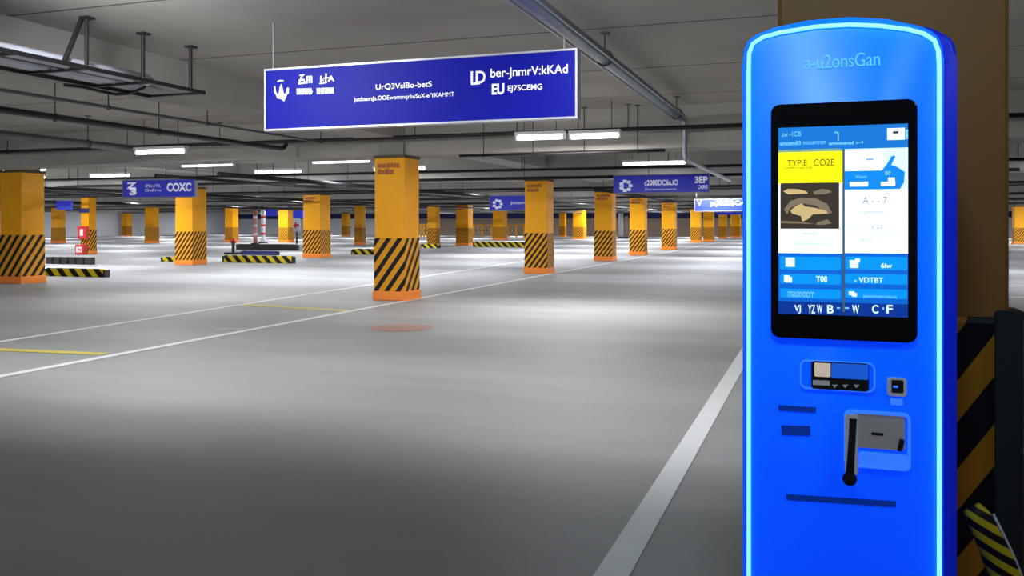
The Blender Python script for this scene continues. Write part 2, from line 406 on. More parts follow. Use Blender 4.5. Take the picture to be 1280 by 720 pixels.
# ------------------------------------------------------------------ barriers on the floor
def barrier(l, r, base, top, label, m, style='beam'):
    p = at_z(l, base, 0); q = at_y(r, base, p.y); zc = p.x * -RY + p.y * RX
    h = (base - top) / F * zc
    w = .22
    t = thing('wheel_stop', label, 'barrier', ((p.x + q.x) / 2, p.y + w / 2, 0), 'striped floor barriers')
    if style == 'beam':
        prof = [(0, 0), (w, 0), (w * .78, h), (w * .22, h)]
        b = nb(); A = [b.verts.new((p.x, p.y + a, z)) for a, z in prof]; B = [b.verts.new((q.x, p.y + a, z)) for a, z in prof]
        b.faces.new(A[::-1]); b.faces.new(B)
        for i in range(4): b.faces.new((A[i], A[(i + 1) % 4], B[(i + 1) % 4], B[i]))
        bmesh.ops.recalc_face_normals(b, faces=b.faces[:])
        bmesh.ops.bevel(b, geom=b.edges[:], offset=.02, segments=2, affect='EDGES')
        obj('rubber_body', b, m, t)
        for k in (0, 1):
            xx = p.x - .06 if k == 0 else q.x
            obj('end_cap', box(nb(), xx, xx + .06, p.y + .01, p.y + w - .01, 0, h * .9, .015), M_blk, t, 'black end cap')
    else:
        n = 6; L = (q.x - p.x) / n
        for k in range(n):
            obj('rubber_block', box(nb(), p.x + k * L, p.x + k * L + L * .78, p.y, p.y + w, .03, h, .02), M_blk, t, 'black rubber block')
        obj('base_rail', box(nb(), p.x - .02, q.x, p.y - .02, p.y + w + .02, 0, .05, .01), M_fadew, t, 'pale base rail')
    return t
barrier(55, 128, 345, 335, 'yellow and black floor barrier at far left, nearest of the stack by the red box', M_bar)
barrier(57, 115, 332, 321, 'row of black rubber blocks behind the far-left striped barrier', M_blk, 'blocks')
barrier(279, 364, 328, 319, 'long yellow and black floor barrier left of the mid-size pillar', M_bar)
barrier(302, 345, 318.5, 313.5, 'short dark barrier just behind the long left striped barrier', M_navy)
barrier(296, 370, 312, 305, 'black low barrier under the red and white posts', M_blk)
barrier(202, 219, 327, 321, 'short striped stub at the left foot of the wide left pillar', M_bar)
barrier(440, 466, 318, 311, 'small yellow barrier at the left side of the largest pillar', M_bar)
barrier(592, 655, 308.5, 302, 'long far yellow and black barrier left of the second tallest pillar', M_bar)
barrier(527, 548, 310, 305, 'small far yellow barrier at the right side of the largest pillar', M_bar)

# red and white posts
def post(px, base, top, w, m, label):
    p = at_z(px, base, 0); zc = p.x * -RY + p.y * RX; h = (base - top) / F * zc; r = w / F * zc / 2
    t = thing('height_post', label, 'post', tuple(p), 'red and white posts')
    obj('post_pole', tube(nb(), [(p.x, p.y, 0), (p.x, p.y, h)], r, 14), m, t, smooth=True)
    obj('post_base', box(nb(), p.x - r * 1.6, p.x + r * 1.6, p.y - r * 1.6, p.y + r * 1.6, 0, .08, .02), M_blk, t)
    obj('post_cap', box(nb(), p.x - r * 1.2, p.x + r * 1.2, p.y - r * 1.2, p.y + r * 1.2, h, h + .25, .03), M_dark, t, 'dark cap')
    for k in range(3):
        z = h * (.25 + .25 * k)
        obj('band', tube(nb(), [(p.x, p.y, z), (p.x, p.y, z + .16)], r * 1.04, 14), M_red if m is M_white else M_white, t)
post(319, 305, 262, 5, M_pink, 'faded red post with white bands, left one of the pair')
post(329, 304, 262, 5, M_white, 'white post with red bands, right one of the pair')
def stick_sign(px, base, top, label):
    p = at_z(px, base, 0); zc = p.x * -RY + p.y * RX
    h = (base - top) / F * zc
    t = thing('sign_post', label, 'post', tuple(p))
    obj('post_pole', tube(nb(), [(p.x, p.y, 0), (p.x, p.y, h)], .07, 8), M_dark, t)
    obj('post_base', box(nb(), p.x - .3, p.x + .3, p.y - .3, p.y + .3, 0, .1, .02), M_blk, t)
    b = nb(); tube(b, [(p.x, p.y - .02, h - .02), (p.x, p.y + .06, h - .02)], .13, 16); obj('disc', b, M_red, t, 'red disc')
    return t
stick_sign(291.5, 318, 301, 'dark post with a red disc left of the long striped barrier')

# arrow board near mid-size pillar
p = at_z(371, 305, 0)
t = thing('arrow_board', 'small white board with a red arrow beside the mid-size pillar', 'sign', tuple(p))
zc = p.x * -RY + p.y * RX; s = zc / F
obj('board_pole', tube(nb(), [(p.x, p.y, 0), (p.x, p.y, 16 * s)], .06, 8), M_dark, t)
obj('board_panel', box(nb(), p.x - 5 * s, p.x + 5 * s, p.y - .05, p.y + .0, 15 * s, 32 * s, .05), M_white, t)
b = nb(); prism(b, [(p.x - 4 * s, 23 * s), (p.x, 19 * s), (p.x, 22 * s), (p.x + 4 * s, 22 * s), (p.x + 4 * s, 25 * s), (p.x, 25 * s), (p.x, 28 * s)][::-1], p.y - .09, p.y - .05)
obj('arrow', b, M_red, t, 'red arrow')

# far clutter : railings and a white post
def railing(l, r, base, h, label):
    p = at_z(l, base, 0); q = at_y(r, base, p.y); q = Vector((q.x, p.y, 0))
    t = thing('safety_railing', label, 'railing', tuple((p + q) / 2), 'far yellow railings')
    n = max(2, int((q.x - p.x) / 1.6)); st = (q.x - p.x) / n
    for k in range(n + 1):
        obj('railing_post', box(nb(), p.x + k * st - .07, p.x + k * st + .07, p.y - .07, p.y + .07, 0, h, .01), M_yel, t)
    for z in (h - .12, h * .5): obj('rail', box(nb(), p.x, q.x, p.y - .04, p.y + .04, z, z + .12, .01), M_bar if z < h * .6 else M_yel, t)
    for k in range(0, n, 2):
        obj('infill_panel', box(nb(), p.x + k * st + .12, p.x + (k + 1) * st - .12, p.y - .02, p.y + .02, .25, h - .2, .01), M_red if k % 4 else M_tan, t, 'coloured infill panel')
railing(592, 614, 296.5, 1.35, 'far yellow railing with coloured panels right of the far striped-barrier pillar')
railing(636, 655, 296.5, 1.35, 'far yellow railing with coloured panels just left of the second tallest pillar')
railing(526, 534, 297, 1.4, 'far yellow railing with coloured panels behind the right edge of the largest pillar')
def slim_post(px, base, top, w, m, label):
    p = at_z(px, base, 0); zc = p.x * -RY + p.y * RX; h = (base - top) / F * zc; r = w / F * zc / 2
    t = thing('slim_post', label, 'post', tuple(p))
    obj('post_pole', tube(nb(), [(p.x, p.y, 0), (p.x, p.y, h)], r, 14), m, t, smooth=True)
    obj('post_base', box(nb(), p.x - r * 1.3, p.x + r * 1.3, p.y - r * 1.3, p.y + r * 1.3, 0, .1, .02), M_blk, t)
    obj('post_cap', box(nb(), p.x - r * 1.15, p.x + r * 1.15, p.y - r * 1.15, p.y + r * 1.15, h, h + .12, .03), M_dark, t)
slim_post(776, 297, 266, 6, M_white, 'far white round post between two yellow pillars under the right-hand blue sign')
slim_post(783, 297.5, 270, 4, M_tan, 'far tan post right beside the white round post')

# ------------------------------------------------------------------ hanging signs
def hang_sign(l, r, y, z0, z1, label, m=M_signf, frame=True, fw=.025, rods=((.02, CEIL), (.98, CEIL))):
    x0 = l; x1 = r
    t = thing('hanging_sign', label, 'sign', ((x0 + x1) / 2, y, z0))
    obj('panel', box(nb(), x0 + .004, x1 - .004, y, y + .09, z0 + .004, z1 - .004), m, t)
    if frame:
        b = nb()
        o_ = [(x0, z0), (x1, z0), (x1, z1), (x0, z1)]; i_ = [(x0 + fw, z0 + fw), (x1 - fw, z0 + fw), (x1 - fw, z1 - fw), (x0 + fw, z1 - fw)]
        ring_plate(b, o_, i_, y - .012, y + .1)
        obj('frame', b, M_alu if m is M_sign else M_ftrim, t, 'silver frame')
    for q, zt in rods:
        xx = x0 + (x1 - x0) * q
        obj('hanger_rod', tube(nb(), [(xx, y + .05, z1 - .01), (xx, y + .05, zt)], .008, 8), M_rodm, t, 'thin hanger rod')
    return t
SY = 7.26
a_px = at_z(662, 0, 3.1).x
a = at_y(331, 86, SY); bb = at_y(722, 148, SY)
SZ1 = at_y(722, 60, SY).z; SZ0 = bb.z
ms = hang_sign(a.x, bb.x, SY, SZ0, SZ1, 'large blue hanging sign with white lettering, nearest and highest in the photo', M_sign, fw=.018, rods=((.02, CEIL), ((a_px - a.x) / (bb.x - a.x), 3.02)))
YT = SY - .004
def S(px, py):
    v = at_y(px, py, SY); return v.x, v.z
def slab(pts, y, m, name, parent, label=None, th=.004):
    b = nb(); prism(b, pts, y - th, y); return obj(name, b, m, parent, label)
# pictogram : upright hand-like figure with two side arms and a dot arc on top
b = nb()
def SP(*pp): prism(b, [S(*q) for q in pp], YT - .004, YT)
SP((352.2, 105), (354, 111), (355, 117), (359, 119), (357, 124), (355.5, 127), (352, 124), (347, 123), (345, 117), (349, 118), (350, 110))
SP((343, 108), (344.6, 108), (345, 114), (347, 117), (345, 118), (343, 115))
SP((359.6, 109.5), (361.6, 110), (361.2, 117), (357, 120), (355.5, 119), (358.4, 115))
SP((347, 101.5), (350, 100), (354.5, 100.2), (355, 101.6), (350, 101.6), (347.5, 103))
bmesh.ops.recalc_face_normals(b, faces=b.faces[:])
obj('pictogram', b, M_letter, ms, 'white hand-like figure')
def strokes(cells, name):
    xs = sorted(min(q[0] for q in pp) for pp in cells)
    gap = max(zip(xs, xs[1:]), key=lambda g_: g_[1] - g_[0]); cut = (gap[0] + gap[1]) / 2
    for part in ([pp for pp in cells if min(q[0] for q in pp) < cut], [pp for pp in cells if min(q[0] for q in pp) >= cut]):
        b = nb()
        for pp in part: prism(b, [S(*q) for q in pp], YT - .004, YT)
        bmesh.ops.recalc_face_normals(b, faces=b.faces[:])
        obj(name, b, M_letter, ms, 'white lettering')
def bar(x0, y0, x1, y1, w):
    dx, dy = x1 - x0, y1 - y0; n = math.hypot(dx, dy); nx_, ny_ = -dy / n * w / 2, dx / n * w / 2
    return [(x0 + nx_, y0 + ny_), (x1 + nx_, y1 + ny_), (x1 - nx_, y1 - ny_), (x0 - nx_, y0 - ny_)]
g = []
for s in ((375, 94.5, 381, 93.5, 1.4), (378.5, 94, 374, 105, 1.6), (374, 100.5, 381, 99.5, 1.4), (376, 97, 382, 103, 1.5), (373.5, 105, 382, 103.8, 1.5),
          (384, 96, 384, 104.5, 1.5), (384, 96, 390, 95.5, 1.4), (390, 95.5, 390, 104, 1.5), (384, 100, 390, 99.6, 1.2), (387, 96, 387, 104, 1.2)): g.append(bar(*s))
for s in ((401.5, 95, 401.5, 104, 1.5), (401.5, 98, 405, 101, 1.4), (400, 104.6, 409, 103, 1.6), (408, 92, 407.5, 103, 1.7), (405, 98, 411, 97, 1.3), (414, 95, 411, 102, 1.6), (414, 95, 417.5, 101.5, 1.6), (412, 99.5, 416, 99, 1.3)): g.append(bar(*s))
strokes(g, 'lettering')
g = []
for x0, x1 in ((372, 391), (397, 418.5)):
    x = x0
    while x < x1:
        yy = 110.8 - (x - 372) * .030
        g.append(bar(x, yy, x + .2, yy + 7.6, 1.35))
        if random.random() < .75: g.append(bar(x, yy + random.choice((.6, 3.6, 7)), min(x + 2.4, x1), yy + random.choice((.6, 3.6, 7)), 1.2))
        x += 2.45
strokes(g, 'lettering')
def stext(body, l, r, top, bot, bold=0., **k):
    x, z = S(l, bot); x2, _ = S(r, bot); _, z2 = S(l, top)
    # keep text in the sign plane: perspective does the slant
    return text('lettering', body, x, z, z2 - z, YT, M_letter, ms, width=x2 - x, bold=bold, label='white lettering')
stext('UrQ3VslBo-betS', 470, 540, 105.5, 113.5, .01)
stext('juobaersJa.OOEwommqrbuSuX-e/YKAMMT', 443, 568, 121.5, 128.5)
stext('D', 595, 607, 89, 104.5, .02)
b = nb(); x0, z1 = S(589, 89.5); x1, z0 = S(600, 105.5)
box(b, x0, x0 + .018, YT - .004, YT, z0, z1); box(b, x0, x1, YT - .004, YT, z0, z0 + .018); obj('pictogram', b, M_letter, ms)
stext('ber-JnmrV:kKAd', 613.5, 710, 86, 100.5, .01)
stext('EU', 615, 630.5, 105, 118.5, .03)
stext('EJ7SCEMG', 635, 678, 107, 116, .01)

def far_sign(l, r, top, bot, zc, label, lines, icon=True, frame=True):
    p = at_d((l + r) / 2, (top + bot) / 2, zc); y = p.y
    a = at_y(l, bot, y); c = at_y(r, top, y)
    z0 = at_y((l + r) / 2, bot, y).z; z1 = at_y((l + r) / 2, top, y).z
    t = hang_sign(a.x, c.x, y, z0, z1, label, M_signf, frame=frame, fw=.02)
    W = c.x - a.x; H = z1 - z0
    if icon:
        b = nb(); u = a.x + W * .05
        for k in range(7):
            an = k * .9
            cx = u + H * .42 + math.cos(an) * H * .26; cz = z0 + H * .42 + math.sin(an) * H * .25
            box(b, cx - H * .10, cx + H * .10, y - .014, y - .002, cz - H * .08, cz + H * .08)
        obj('pictogram', b, M_letter, t, 'white round emblem')
    for body, fx0, fx1, fz0, fz1, bold in lines:
        text('lettering', body, a.x + W * fx0, z0 + H * fz0, H * (fz1 - fz0), y - .004, M_letter, t, width=W * (fx1 - fx0), bold=bold, label='white lettering')
    return t
far_sign(767, 887, 218, 241.5, 20, 'small blue hanging sign on the right with a round white emblem', [('c2080DC6a.iO', .33, .68, .42, .72, .03), ('Zoraorccmarm', .33, .66, .16, .28, 0), ('3EP', .85, .98, .5, .86, .04), ('OER5', .88, .98, .2, .4, .02)])
far_sign(868, 985, 248.5, 264, 36, 'blue hanging sign partly hidden behind the left edge of the kiosk', [('V', .03, .08, .45, .9, .0), ('p(22ZS)C:4', .18, .55, .4, .85, .03)], icon=False)
far_sign(153, 244, 224, 247, 21.5, 'left-hand blue hanging sign over the wide yellow pillar', [('COXC', .62, .95, .32, .78, .04), ('ZEmTL', .32, .54, .58, .72, 0), ('OoErvu', .32, .54, .34, .48, 0), ('Z', .06, .2, .5, .85, .04), ('3', .1, .2, .15, .55, .06)], icon=False)
far_sign(612, 664, 244, 263, 30, 'far central blue hanging sign behind the second tallest pillar', [('Jocorrm', .5, .95, .35, .6, 0)])
far_sign(70, 89, 251, 262.5, 34, 'small dark blue sign high over the left far pillar', [], icon=False, frame=False)
far_sign(332, 346, 261, 270, 60, 'tiny blue sign right of the red and white posts', [], icon=False, frame=False)
far_sign(366, 379, 263, 272, 64, 'tiny blue sign touching the mid-size pillar on its left', [], icon=False, frame=False)
far_sign(895, 930, 265, 268.5, 60, 'thin blue sign strip below the half-hidden blue sign', [], icon=False, frame=False)

# ------------------------------------------------------------------ pipes, tray
def hanger(t, p, r, top=CEIL, rod=.008):
    b = nb(); n = 18
    pts = [(p[0] + math.cos(a) * (r + .008), p[1], p[2] + math.sin(a) * (r + .008)) if t['axis'] == 'y' else (p[0], p[1] + math.cos(a) * (r + .008), p[2] + math.sin(a) * (r + .008)) for a in [2 * math.pi * k / n for k in range(n + 1)]]
    tube(b, pts, max(.006, r * .12), 6)
    tube(b, [(p[0], p[1], p[2] + r), (p[0], p[1], top)], rod, 6)
    box(b, p[0] - .04, p[0] + .04, p[1] - .04, p[1] + .04, top - .012, top)
    return obj('pipe_hanger', b, M_dark, t, 'dark hanger ring and rod')
def pipe(a, b_, r, m, label, hang=(), axis='y', group=None, top=CEIL):
    t = thing('overhead_pipe', label, 'pipe', tuple(a), group); t['axis'] = axis
    obj('pipe_run', tube(nb(), [a, b_], r, 16), m, t, smooth=True)
    a = Vector(a); b_ = Vector(b_)
    for f in hang: hanger(t, a.lerp(b_, f), r, top)
    del t['axis']
    return t
# big blue-grey pipe running away overhead
a = at_z(662, 0, 3.1); PX = a.x
t = pipe((PX, -3, 3.1), (PX, 14.05, 3.1), .072, M_pipe, 'thick blue-grey pipe running overhead from the top edge past the big sign', hang=((at_z(765, 72, 3.1).y + 3) / 17.05, (13.6 + 3) / 17.05))
b = nb(); tube(b, [(PX + .10, -3, 3.06), (PX + .10, 14, 3.06)], .012, 6); tube(b, [(PX - .085, -3, 3.05), (PX - .085, 14, 3.05)], .011, 6)
obj('conduit', b, M_galv, t, 'thin bright conduit along the pipe', True)
b = nb(); tube(b, [(PX, 14.0, 3.1), (PX, 14.36, 3.1), (PX, 14.43, 3.07), (PX, 14.46, 2.98), (PX, 14.46, 2.58), (PX, 14.5, 2.50), (PX, 14.6, 2.46), (PX, 22, 2.46)], .04, 12)
obj('elbow', b, M_galv, t, 'thinner pale pipe dropping under the beam', True)
PY = 14.2
pipe((-26, PY, 2.95), (6, PY, 2.95), .034, M_dark, 'thin dark cross pipe below the big sign', hang=[.2, .3, .4, .47, .54, .6, .66, .72, .78, .84, .9], axis='x')
for (px, py, z, r, m, lb, hs) in ((0, 112, 2.9, .022, M_pgry, 'thin grey pipe on the left, upper one of three running to the cross pipe', (.55, .68, .8)),
                              (0, 137, 2.8, .045, M_dark, 'dark pipe on the left, middle one of three running to the cross pipe', (.55, .68, .8)),
                              (0, 168, 2.85, .07, M_pgry, 'grey pipe on the left, lowest one of three running to the cross pipe', (.6, .75, .9))):
    a = at_z(px, py, z)
    t = pipe((a.x, -2, z), (a.x, 14.05 if z < 2.84 else 14.13, z), r, m, lb, hang=hs)
    if z < 2.84: obj('riser', tube(nb(), [(a.x, 14.0, z), (a.x, 14.12, z + .02), (a.x, 14.2, z + .08), (a.x, 14.2, 2.911)], r * .9, 12), m, t, smooth=True)
far_cross = [(14.35, 2.60, .025, -6, a_px - .3), (18.2, 2.58, .03, -30, 5), (21.2, 2.56, .04, -34, 4), (27.6, 2.56, .04, -45, 8), (30.5, 2.6, .03, -45, 8), (38.1, 2.57, .05, -60, 12), (46.6, 2.57, .05, -60, 12), (57, 2.58, .06, -60, 12), (67.5, 2.58, .06, -60, 12)]
names = ['slim dark cross pipe just in front of the first concrete beam', 'dark cross pipe between the first and second concrete beams', 'thicker dark cross pipe before the second concrete beam', 'dark cross pipe just beyond the second concrete beam', 'thin dark cross pipe before the third concrete beam', 'dark cross pipe beyond the third concrete beam', 'dark cross pipe beyond the fourth concrete beam', 'far dark cross pipe beyond the fifth concrete beam', 'farthest dark cross pipe near the end of the garage']
for (y, z, r, x0, x1), lb in zip(far_cross, names):
    n = max(4, int((x1 - x0) / 3))
    pipe((x0, y, z), (x1, y, z), r, M_dark, lb, hang=[(k + .5) / n for k in range(n)], axis='x')
for x, z, r, y0, lb in ((-6.2, 2.42, .05, 25, 'dark lengthwise pipe hung below the beams right of centre'), (-11.6, 2.42, .05, 15, 'dark lengthwise pipe hung below the beams left of the largest pillar'), (-13.2, 2.42, .035, 15, 'thin lengthwise pipe low under the beams over the long left barrier'), (-20.6, 2.42, .05, 15, 'dark lengthwise pipe over the left-hand blue sign'), (-23.6, 2.44, .05, 15, 'dark lengthwise pipe over the far-left barriers'), (-33.4, 2.41, .07, 15, 'far-left lengthwise pipe near the wall')):
    pipe((x, y0, z), (x, 80, z), r, M_dark, lb, hang=[.02, .08, .14, .2, .3, .4, .5])
# ladder cable tray, upper left
TXR = at_z(0, 58, 2.9).x; TXL = TXR - .80; TY1 = 6.54 / .794; TZ = 2.86
t = thing('cable_tray', 'metal ladder cable tray hanging in the upper left corner', 'cable tray', ((TXL + TXR) / 2, 4, TZ))
for x in (TXL, TXR - .03):
    b = nb(); box(b, x, x + .02, -3, TY1, TZ, TZ + .04); obj('side_rail', b, M_dark, t, 'dark side rail')
y = -2.6; yy = [5.15, 5.75, 6.55, 7.4, 8.2]
for y in [-2.2, -1.2, -.2, .8, 1.8, 2.8, 3.8, 4.5] + yy:
    obj('rung', box(nb(), TXL + .03, TXR - .03, y, y + .035, TZ + .005, TZ + .03), M_dark, t)
for (px, py) in ((107, 82), (181, 97), (254, 109)):
    h = at_z(px, py, TZ + .04)
    b = nb()
    tube(b, [(TXR - .015, h.y, TZ + .03), (TXR - .015, h.y, CEIL)], .020, 8); box(b, TXR - .06, TXR + .04, h.y - .05, h.y + .05, CEIL - .02, CEIL)
    obj('tray_hanger', b, M_blk, t, 'black hanger rod')
h = at_z(98, 82, TZ + .04)
obj('tray_hanger', tube(nb(), [(TXR - .06, h.y - .2, TZ + .03), (TXR - .10, h.y + .05, CEIL)], .024, 8), M_blk, t, 'black slanted brace')
for k, (dx, r, m) in enumerate(((.14, .035, M_galv), (.27, .05, M_galv), (.42, .03, M_pgry), (.52, .045, M_galv), (.65, .03, M_galv))):
    pts = [(TXL + dx + .02 * math.sin(j * .9 + k), -3 + j * (TY1 + 2.7 - .1 * k) / 14, TZ + .04 + r) for j in range(15)]
    o = obj('tray_cable', tube(nb(), pts, r * 1.35, 10), M_cab if m is M_galv else m, t, 'pale cable lying in the tray', True)
pts = [at_z(px, py, TZ - .0) for px, py in ((80, 106), (105, 109), (125, 114), (145, 118), (160, 117), (172, 113), (181, 109))]
o = obj('sagging_cable', tube(nb(), pts, .018, 8), M_dark, t, 'dark cable sagging below the tray', True)

# ------------------------------------------------------------------ fluorescent lights
def fluoro(x, y, z, L, label, power, group=None, es=None, lamp=True, col=(1, .97, .93)):
    t = thing('fluorescent_light', label, 'light', (x, y, z), group)
    obj('tube', tube(nb(), [(x - L / 2, y, z), (x + L / 2, y, z)], .035, 10), M_tube, t, 'glowing white tube', True)
    b = nb(); box(b, x - L / 2 - .03, x + L / 2 + .03, y - .07, y + .07, z + .045, z + .10, .01)
    for s in (-1, 1): box(b, x + s * (L / 2 + .01) - .02, x + s * (L / 2 + .01) + .02, y - .03, y + .03, z - .035, z + .05)
    obj('batten', b, M_fix, t, 'white batten housing')
    b = nb()
    for s in (-.35, .35): tube(b, [(x + s * L, y, z + .09), (x + s * L, y, CEIL)], .006, 6)
    obj('hanger_rod', b, M_dark, t, 'thin suspension rods')
    if lamp and power > 0:
        l = bpy.data.lights.new('tube_lamp', 'AREA'); l.shape = 'RECTANGLE'; l.size = L; l.size_y = .12; l.energy = power; l.color = col
        o = bpy.data.objects.new('tube_lamp', l); COL.objects.link(o); o.location = (x, y, z - .045)
    return t
def fluoro_px(l, r, py, z, label, power):
    a = at_z((l + r) / 2, py, z); zc = a.x * -RY + a.y * RX
    return fluoro(a.x, a.y, z, (r - l) / F * zc * 1.04, label, power)
fluoro_px(165, 237, 190, 2.75, 'bright fluorescent tube on the left above the left-hand blue sign', 90)
fluoro_px(714, 773, 170.5, 2.8, 'bright fluorescent tube right of centre just below the cross pipe', 110)
fluoro_px(646, 704, 172, 2.8, 'fluorescent tube just left of the bright one right of centre', 60)
rows = [19.2, 22.4, 29.2, 36.6, 45.2, 55.2, 65.8, 78, 93]
for j, y in enumerate(rows):
    xs = [-35.5, -31, -25, -21.5, -15.2, -11.2, -4, .5, 5.5] if y < 30 else ([-57, -47, -42, -34, -24, -14, -10.5, -4, 3, 13] if y < 60 else [-70, -56, -44, -32, -22, -12, -3, 6, 15])
    for x in xs:
        if x > -6 and y < 20: continue
        if any(abs(x - q[0]) < 2.2 and abs(y - q[1]) < 2.6 for q in PPOS): x += 3
        fluoro(x, y, 2.95, 1.6, 'white fluorescent tube hanging deep in the garage, one of many alike', (70 if (x > -6 and y < 23) else 130 if y < 30 else 260 if y < 60 else 500), 'far fluorescent tubes', col=(.92, .95, 1))
# lights outside the frame, over and behind the viewer
fluoro(-10.0, .2, 3.2, 1.6, 'white fluorescent tube behind the viewer on the left', 60, 'tubes behind the viewer')
fluoro(-21, 5, 3.2, 1.6, 'white fluorescent tube behind the viewer on the left', 60, 'tubes behind the viewer')
fluoro(6, 9.5, 3.2, 1.6, 'white fluorescent tube past the dark pillar on the right', 70)
def area(loc, tgt, sx, sy, e, col=(1, 1, 1)):
    l = bpy.data.lights.new('added_fill', 'AREA'); l.shape = 'RECTANGLE'; l.size = sx; l.size_y = sy; l.energy = e; l.color = col
    o = bpy.data.objects.new('added_fill', l); COL.objects.link(o); o.location = loc
    o.rotation_euler = (Vector(tgt) - Vector(loc)).to_track_quat('-Z', 'Y').to_euler()
area((-19, -8.6, 1.9), (-13, 20, 3.2), 26, 2.2, 1100, (.97, .98, 1))  # unseen soft fill added behind the camera to brighten fronts and signs
def spot(loc, tgt, e, size, col=(1, 1, 1), r=.2, blend=.8):
    l = bpy.data.lights.new('added_spot', 'SPOT'); l.energy = e; l.spot_size = math.radians(size); l.spot_blend = blend; l.color = col; l.shadow_soft_size = r
    o = bpy.data.objects.new('added_spot', l); COL.objects.link(o); o.location = loc
    o.rotation_euler = (Vector(tgt) - Vector(loc)).to_track_quat('-Z', 'Y').to_euler()
spot((.0, .6, 3.2), (.02, 2.13, 2.0), 125, 46, (.6, .95, 1))  # unseen spot added to lighten the top of the kiosk
for i_, x in enumerate((-9.5, -5.5, -1.8)):
    fluoro(x, 4.6, 3.22, 1.4, 'unseen white fluorescent tube added above the top of the frame', 0, 'tubes behind the viewer')  # tube fittings added to stand over the floor spots
    spot((x, 4.75, 3.12), (x + 1.0, 10.5, 0), (620, 520, 400)[i_], 150, (.97, .98, 1), .25, 1.)  # unseen forward spots added to brighten the middle of the floor
spot((-9.4, .8, 3.1), (-5.0, 7.26, 2.3), 16, 22, (.9, .95, 1), .5, 1.)  # unseen spot added for the bright patch on the big sign
fluoro(2.6, .2, 3.2, 1.2, 'unseen fill tube added over the viewer on the right', 18, 'tubes behind the viewer')  # tube added out of view to brighten the bumper and near pillar

# ------------------------------------------------------------------ the kiosk
KY = 2.13
def K(px, py, y=KY):
    v = at_y(px, py, y); return (v.x, v.z)
ctr = at_y(1058, 500, KY)
k = thing('payment_kiosk', 'tall blue parking payment kiosk with a glowing outline and touch screen', 'kiosk', (ctr.x, KY + .16, 0))
top = [(1180, 72), (1179, 58), (1174, 46), (1166, 38), (1150, 31), (1110, 24), (1062, 21.5), (1010, 25.5), (965, 35), (945, 42), (934, 51), (929, 63), (928, 80)]
out = [K(*q) for q in top]
xl_, xr_ = out[-1][0], out[0][0]
out = [(xr_, .0)] + out + [(xl_, .0)]
# order: start bottom right, up, over, down left  (counter-clockwise seen from -Y)
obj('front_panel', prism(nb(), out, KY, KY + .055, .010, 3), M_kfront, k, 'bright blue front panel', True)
topb = [(1197, 75), (1196, 60), (1192, 50), (1184, 43), (1165, 34), (1110, 25), (1062, 22.5), (1010, 27), (966, 38), (946, 46), (937, 56), (933, 68), (932, 90)]
HY = KY + .052
ob_ = [K(q[0], q[1], HY) for q in topb]
ob_ = [(ob_[0][0], 0)] + ob_ + [(ob_[-1][0], 0)]
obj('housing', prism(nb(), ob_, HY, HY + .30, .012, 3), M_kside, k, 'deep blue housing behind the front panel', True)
obj('plinth', box(nb(), xl_ - .03, xr_ + .05, KY - .03, HY + .33, 0, .06, .01), M_blk, k, 'dark floor plinth')
# neon outline
np_ = [(1174, 1000), (1174, 85), (1173, 64), (1168, 51), (1155, 42.5), (1135, 37), (1100, 32.5), (1062, 31), (1020, 33.5), (975, 41), (953, 47), (941, 55), (936.5, 67), (936, 85), (936, 1000)]
pts = [K(*q) for q in np_]
pts = [Vector((p[0], KY - .002, max(p[1], .07))) for p in pts]
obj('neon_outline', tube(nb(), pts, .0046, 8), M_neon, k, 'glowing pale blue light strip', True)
# logo
def ktext(body, l, r, t_, b_, y, m, parent, bold=0., name='lettering', label=None):
    x, z = K(l, b_); x2, _ = K(r, b_); _, z2 = K(l, t_)
    return text(name, body, x, z, z2 - z, y, m, parent, width=x2 - x, bold=bold, label=label)
ktext('a-u2onsGan', 1006, 1100, 70, 87, KY - .001, M_pale, k, .0, 'logo_lettering', 'faint pale blue lettering')
# screen
x0, z1 = K(964, 132); x1, z0 = K(1146, 428)
sc_ = obj('touch_screen', prism(nb(), rrect(x0, x1, z0, z1, .018), KY - .014, KY + .01, .004, 2), M_glass, k, 'black glass screen bezel')
SY0 = KY - .0145
def R(l, r, t_, b_, m, name, lv=1, rad=0., parent=None):
    x0, z1 = K(l, t_, SY0); x1, z0 = K(r, b_, SY0)
    y1 = SY0 - (lv - 1) * .0005
    b = nb(); prism(b, rrect(x0, x1, z0, z1, rad, 3) if rad else [(x0, z0), (x1, z0), (x1, z1), (x0, z1)], y1 - .0005, y1 + .0002)
    return b, m, name
disp = nb()
def put(l, r, t_, b_, m, name='screen_panel', lv=1, rad=0.):
    b, m, name = R(l, r, t_, b_, m, name, lv, rad); return obj(name, b, m, sc_)
def poly(pp, m, name, lv):
    y1 = SY0 - (lv - 1) * .0005
    b = nb(); prism(b, [K(*q, SY0) for q in pp], y1 - .0005, y1 + .0002); return obj(name, b, m, sc_)
def many(rects, m, name, lv):
    bm = nb(); y1 = SY0 - (lv - 1) * .0005
    for l, r, t_, b_ in rects:
        x0, z1 = K(l, t_, SY0); x1, z0 = K(r, b_, SY0); box(bm, x0, x1, y1 - .0005, y1 + .0002, z0, z1)
    return obj(name, bm, m, sc_)
def stxt(body, l, r, t_, b_, m, lv=3, bold=0.):
    x, z = K(l, b_, SY0); x2, _ = K(r, b_, SY0); _, z2 = K(l, t_, SY0)
    return text('screen_lettering', body, x, z, z2 - z, SY0 - (lv - 1) * .0005, m, sc_, width=x2 - x, bold=bold)
put(973, 1135, 160, 397, E_deep, 'display')
put(973, 1135, 160, 186.5, E_head, 'header_bar', 2)
put(1109, 1131, 160.5, 174.5, E_white, 'header_badge', 3)
many([(1116, 1123, 164, 167)], E_blk, 'badge_mark', 4); many([(1132, 1135, 162, 174)], E_lt, 'badge_mark', 3)
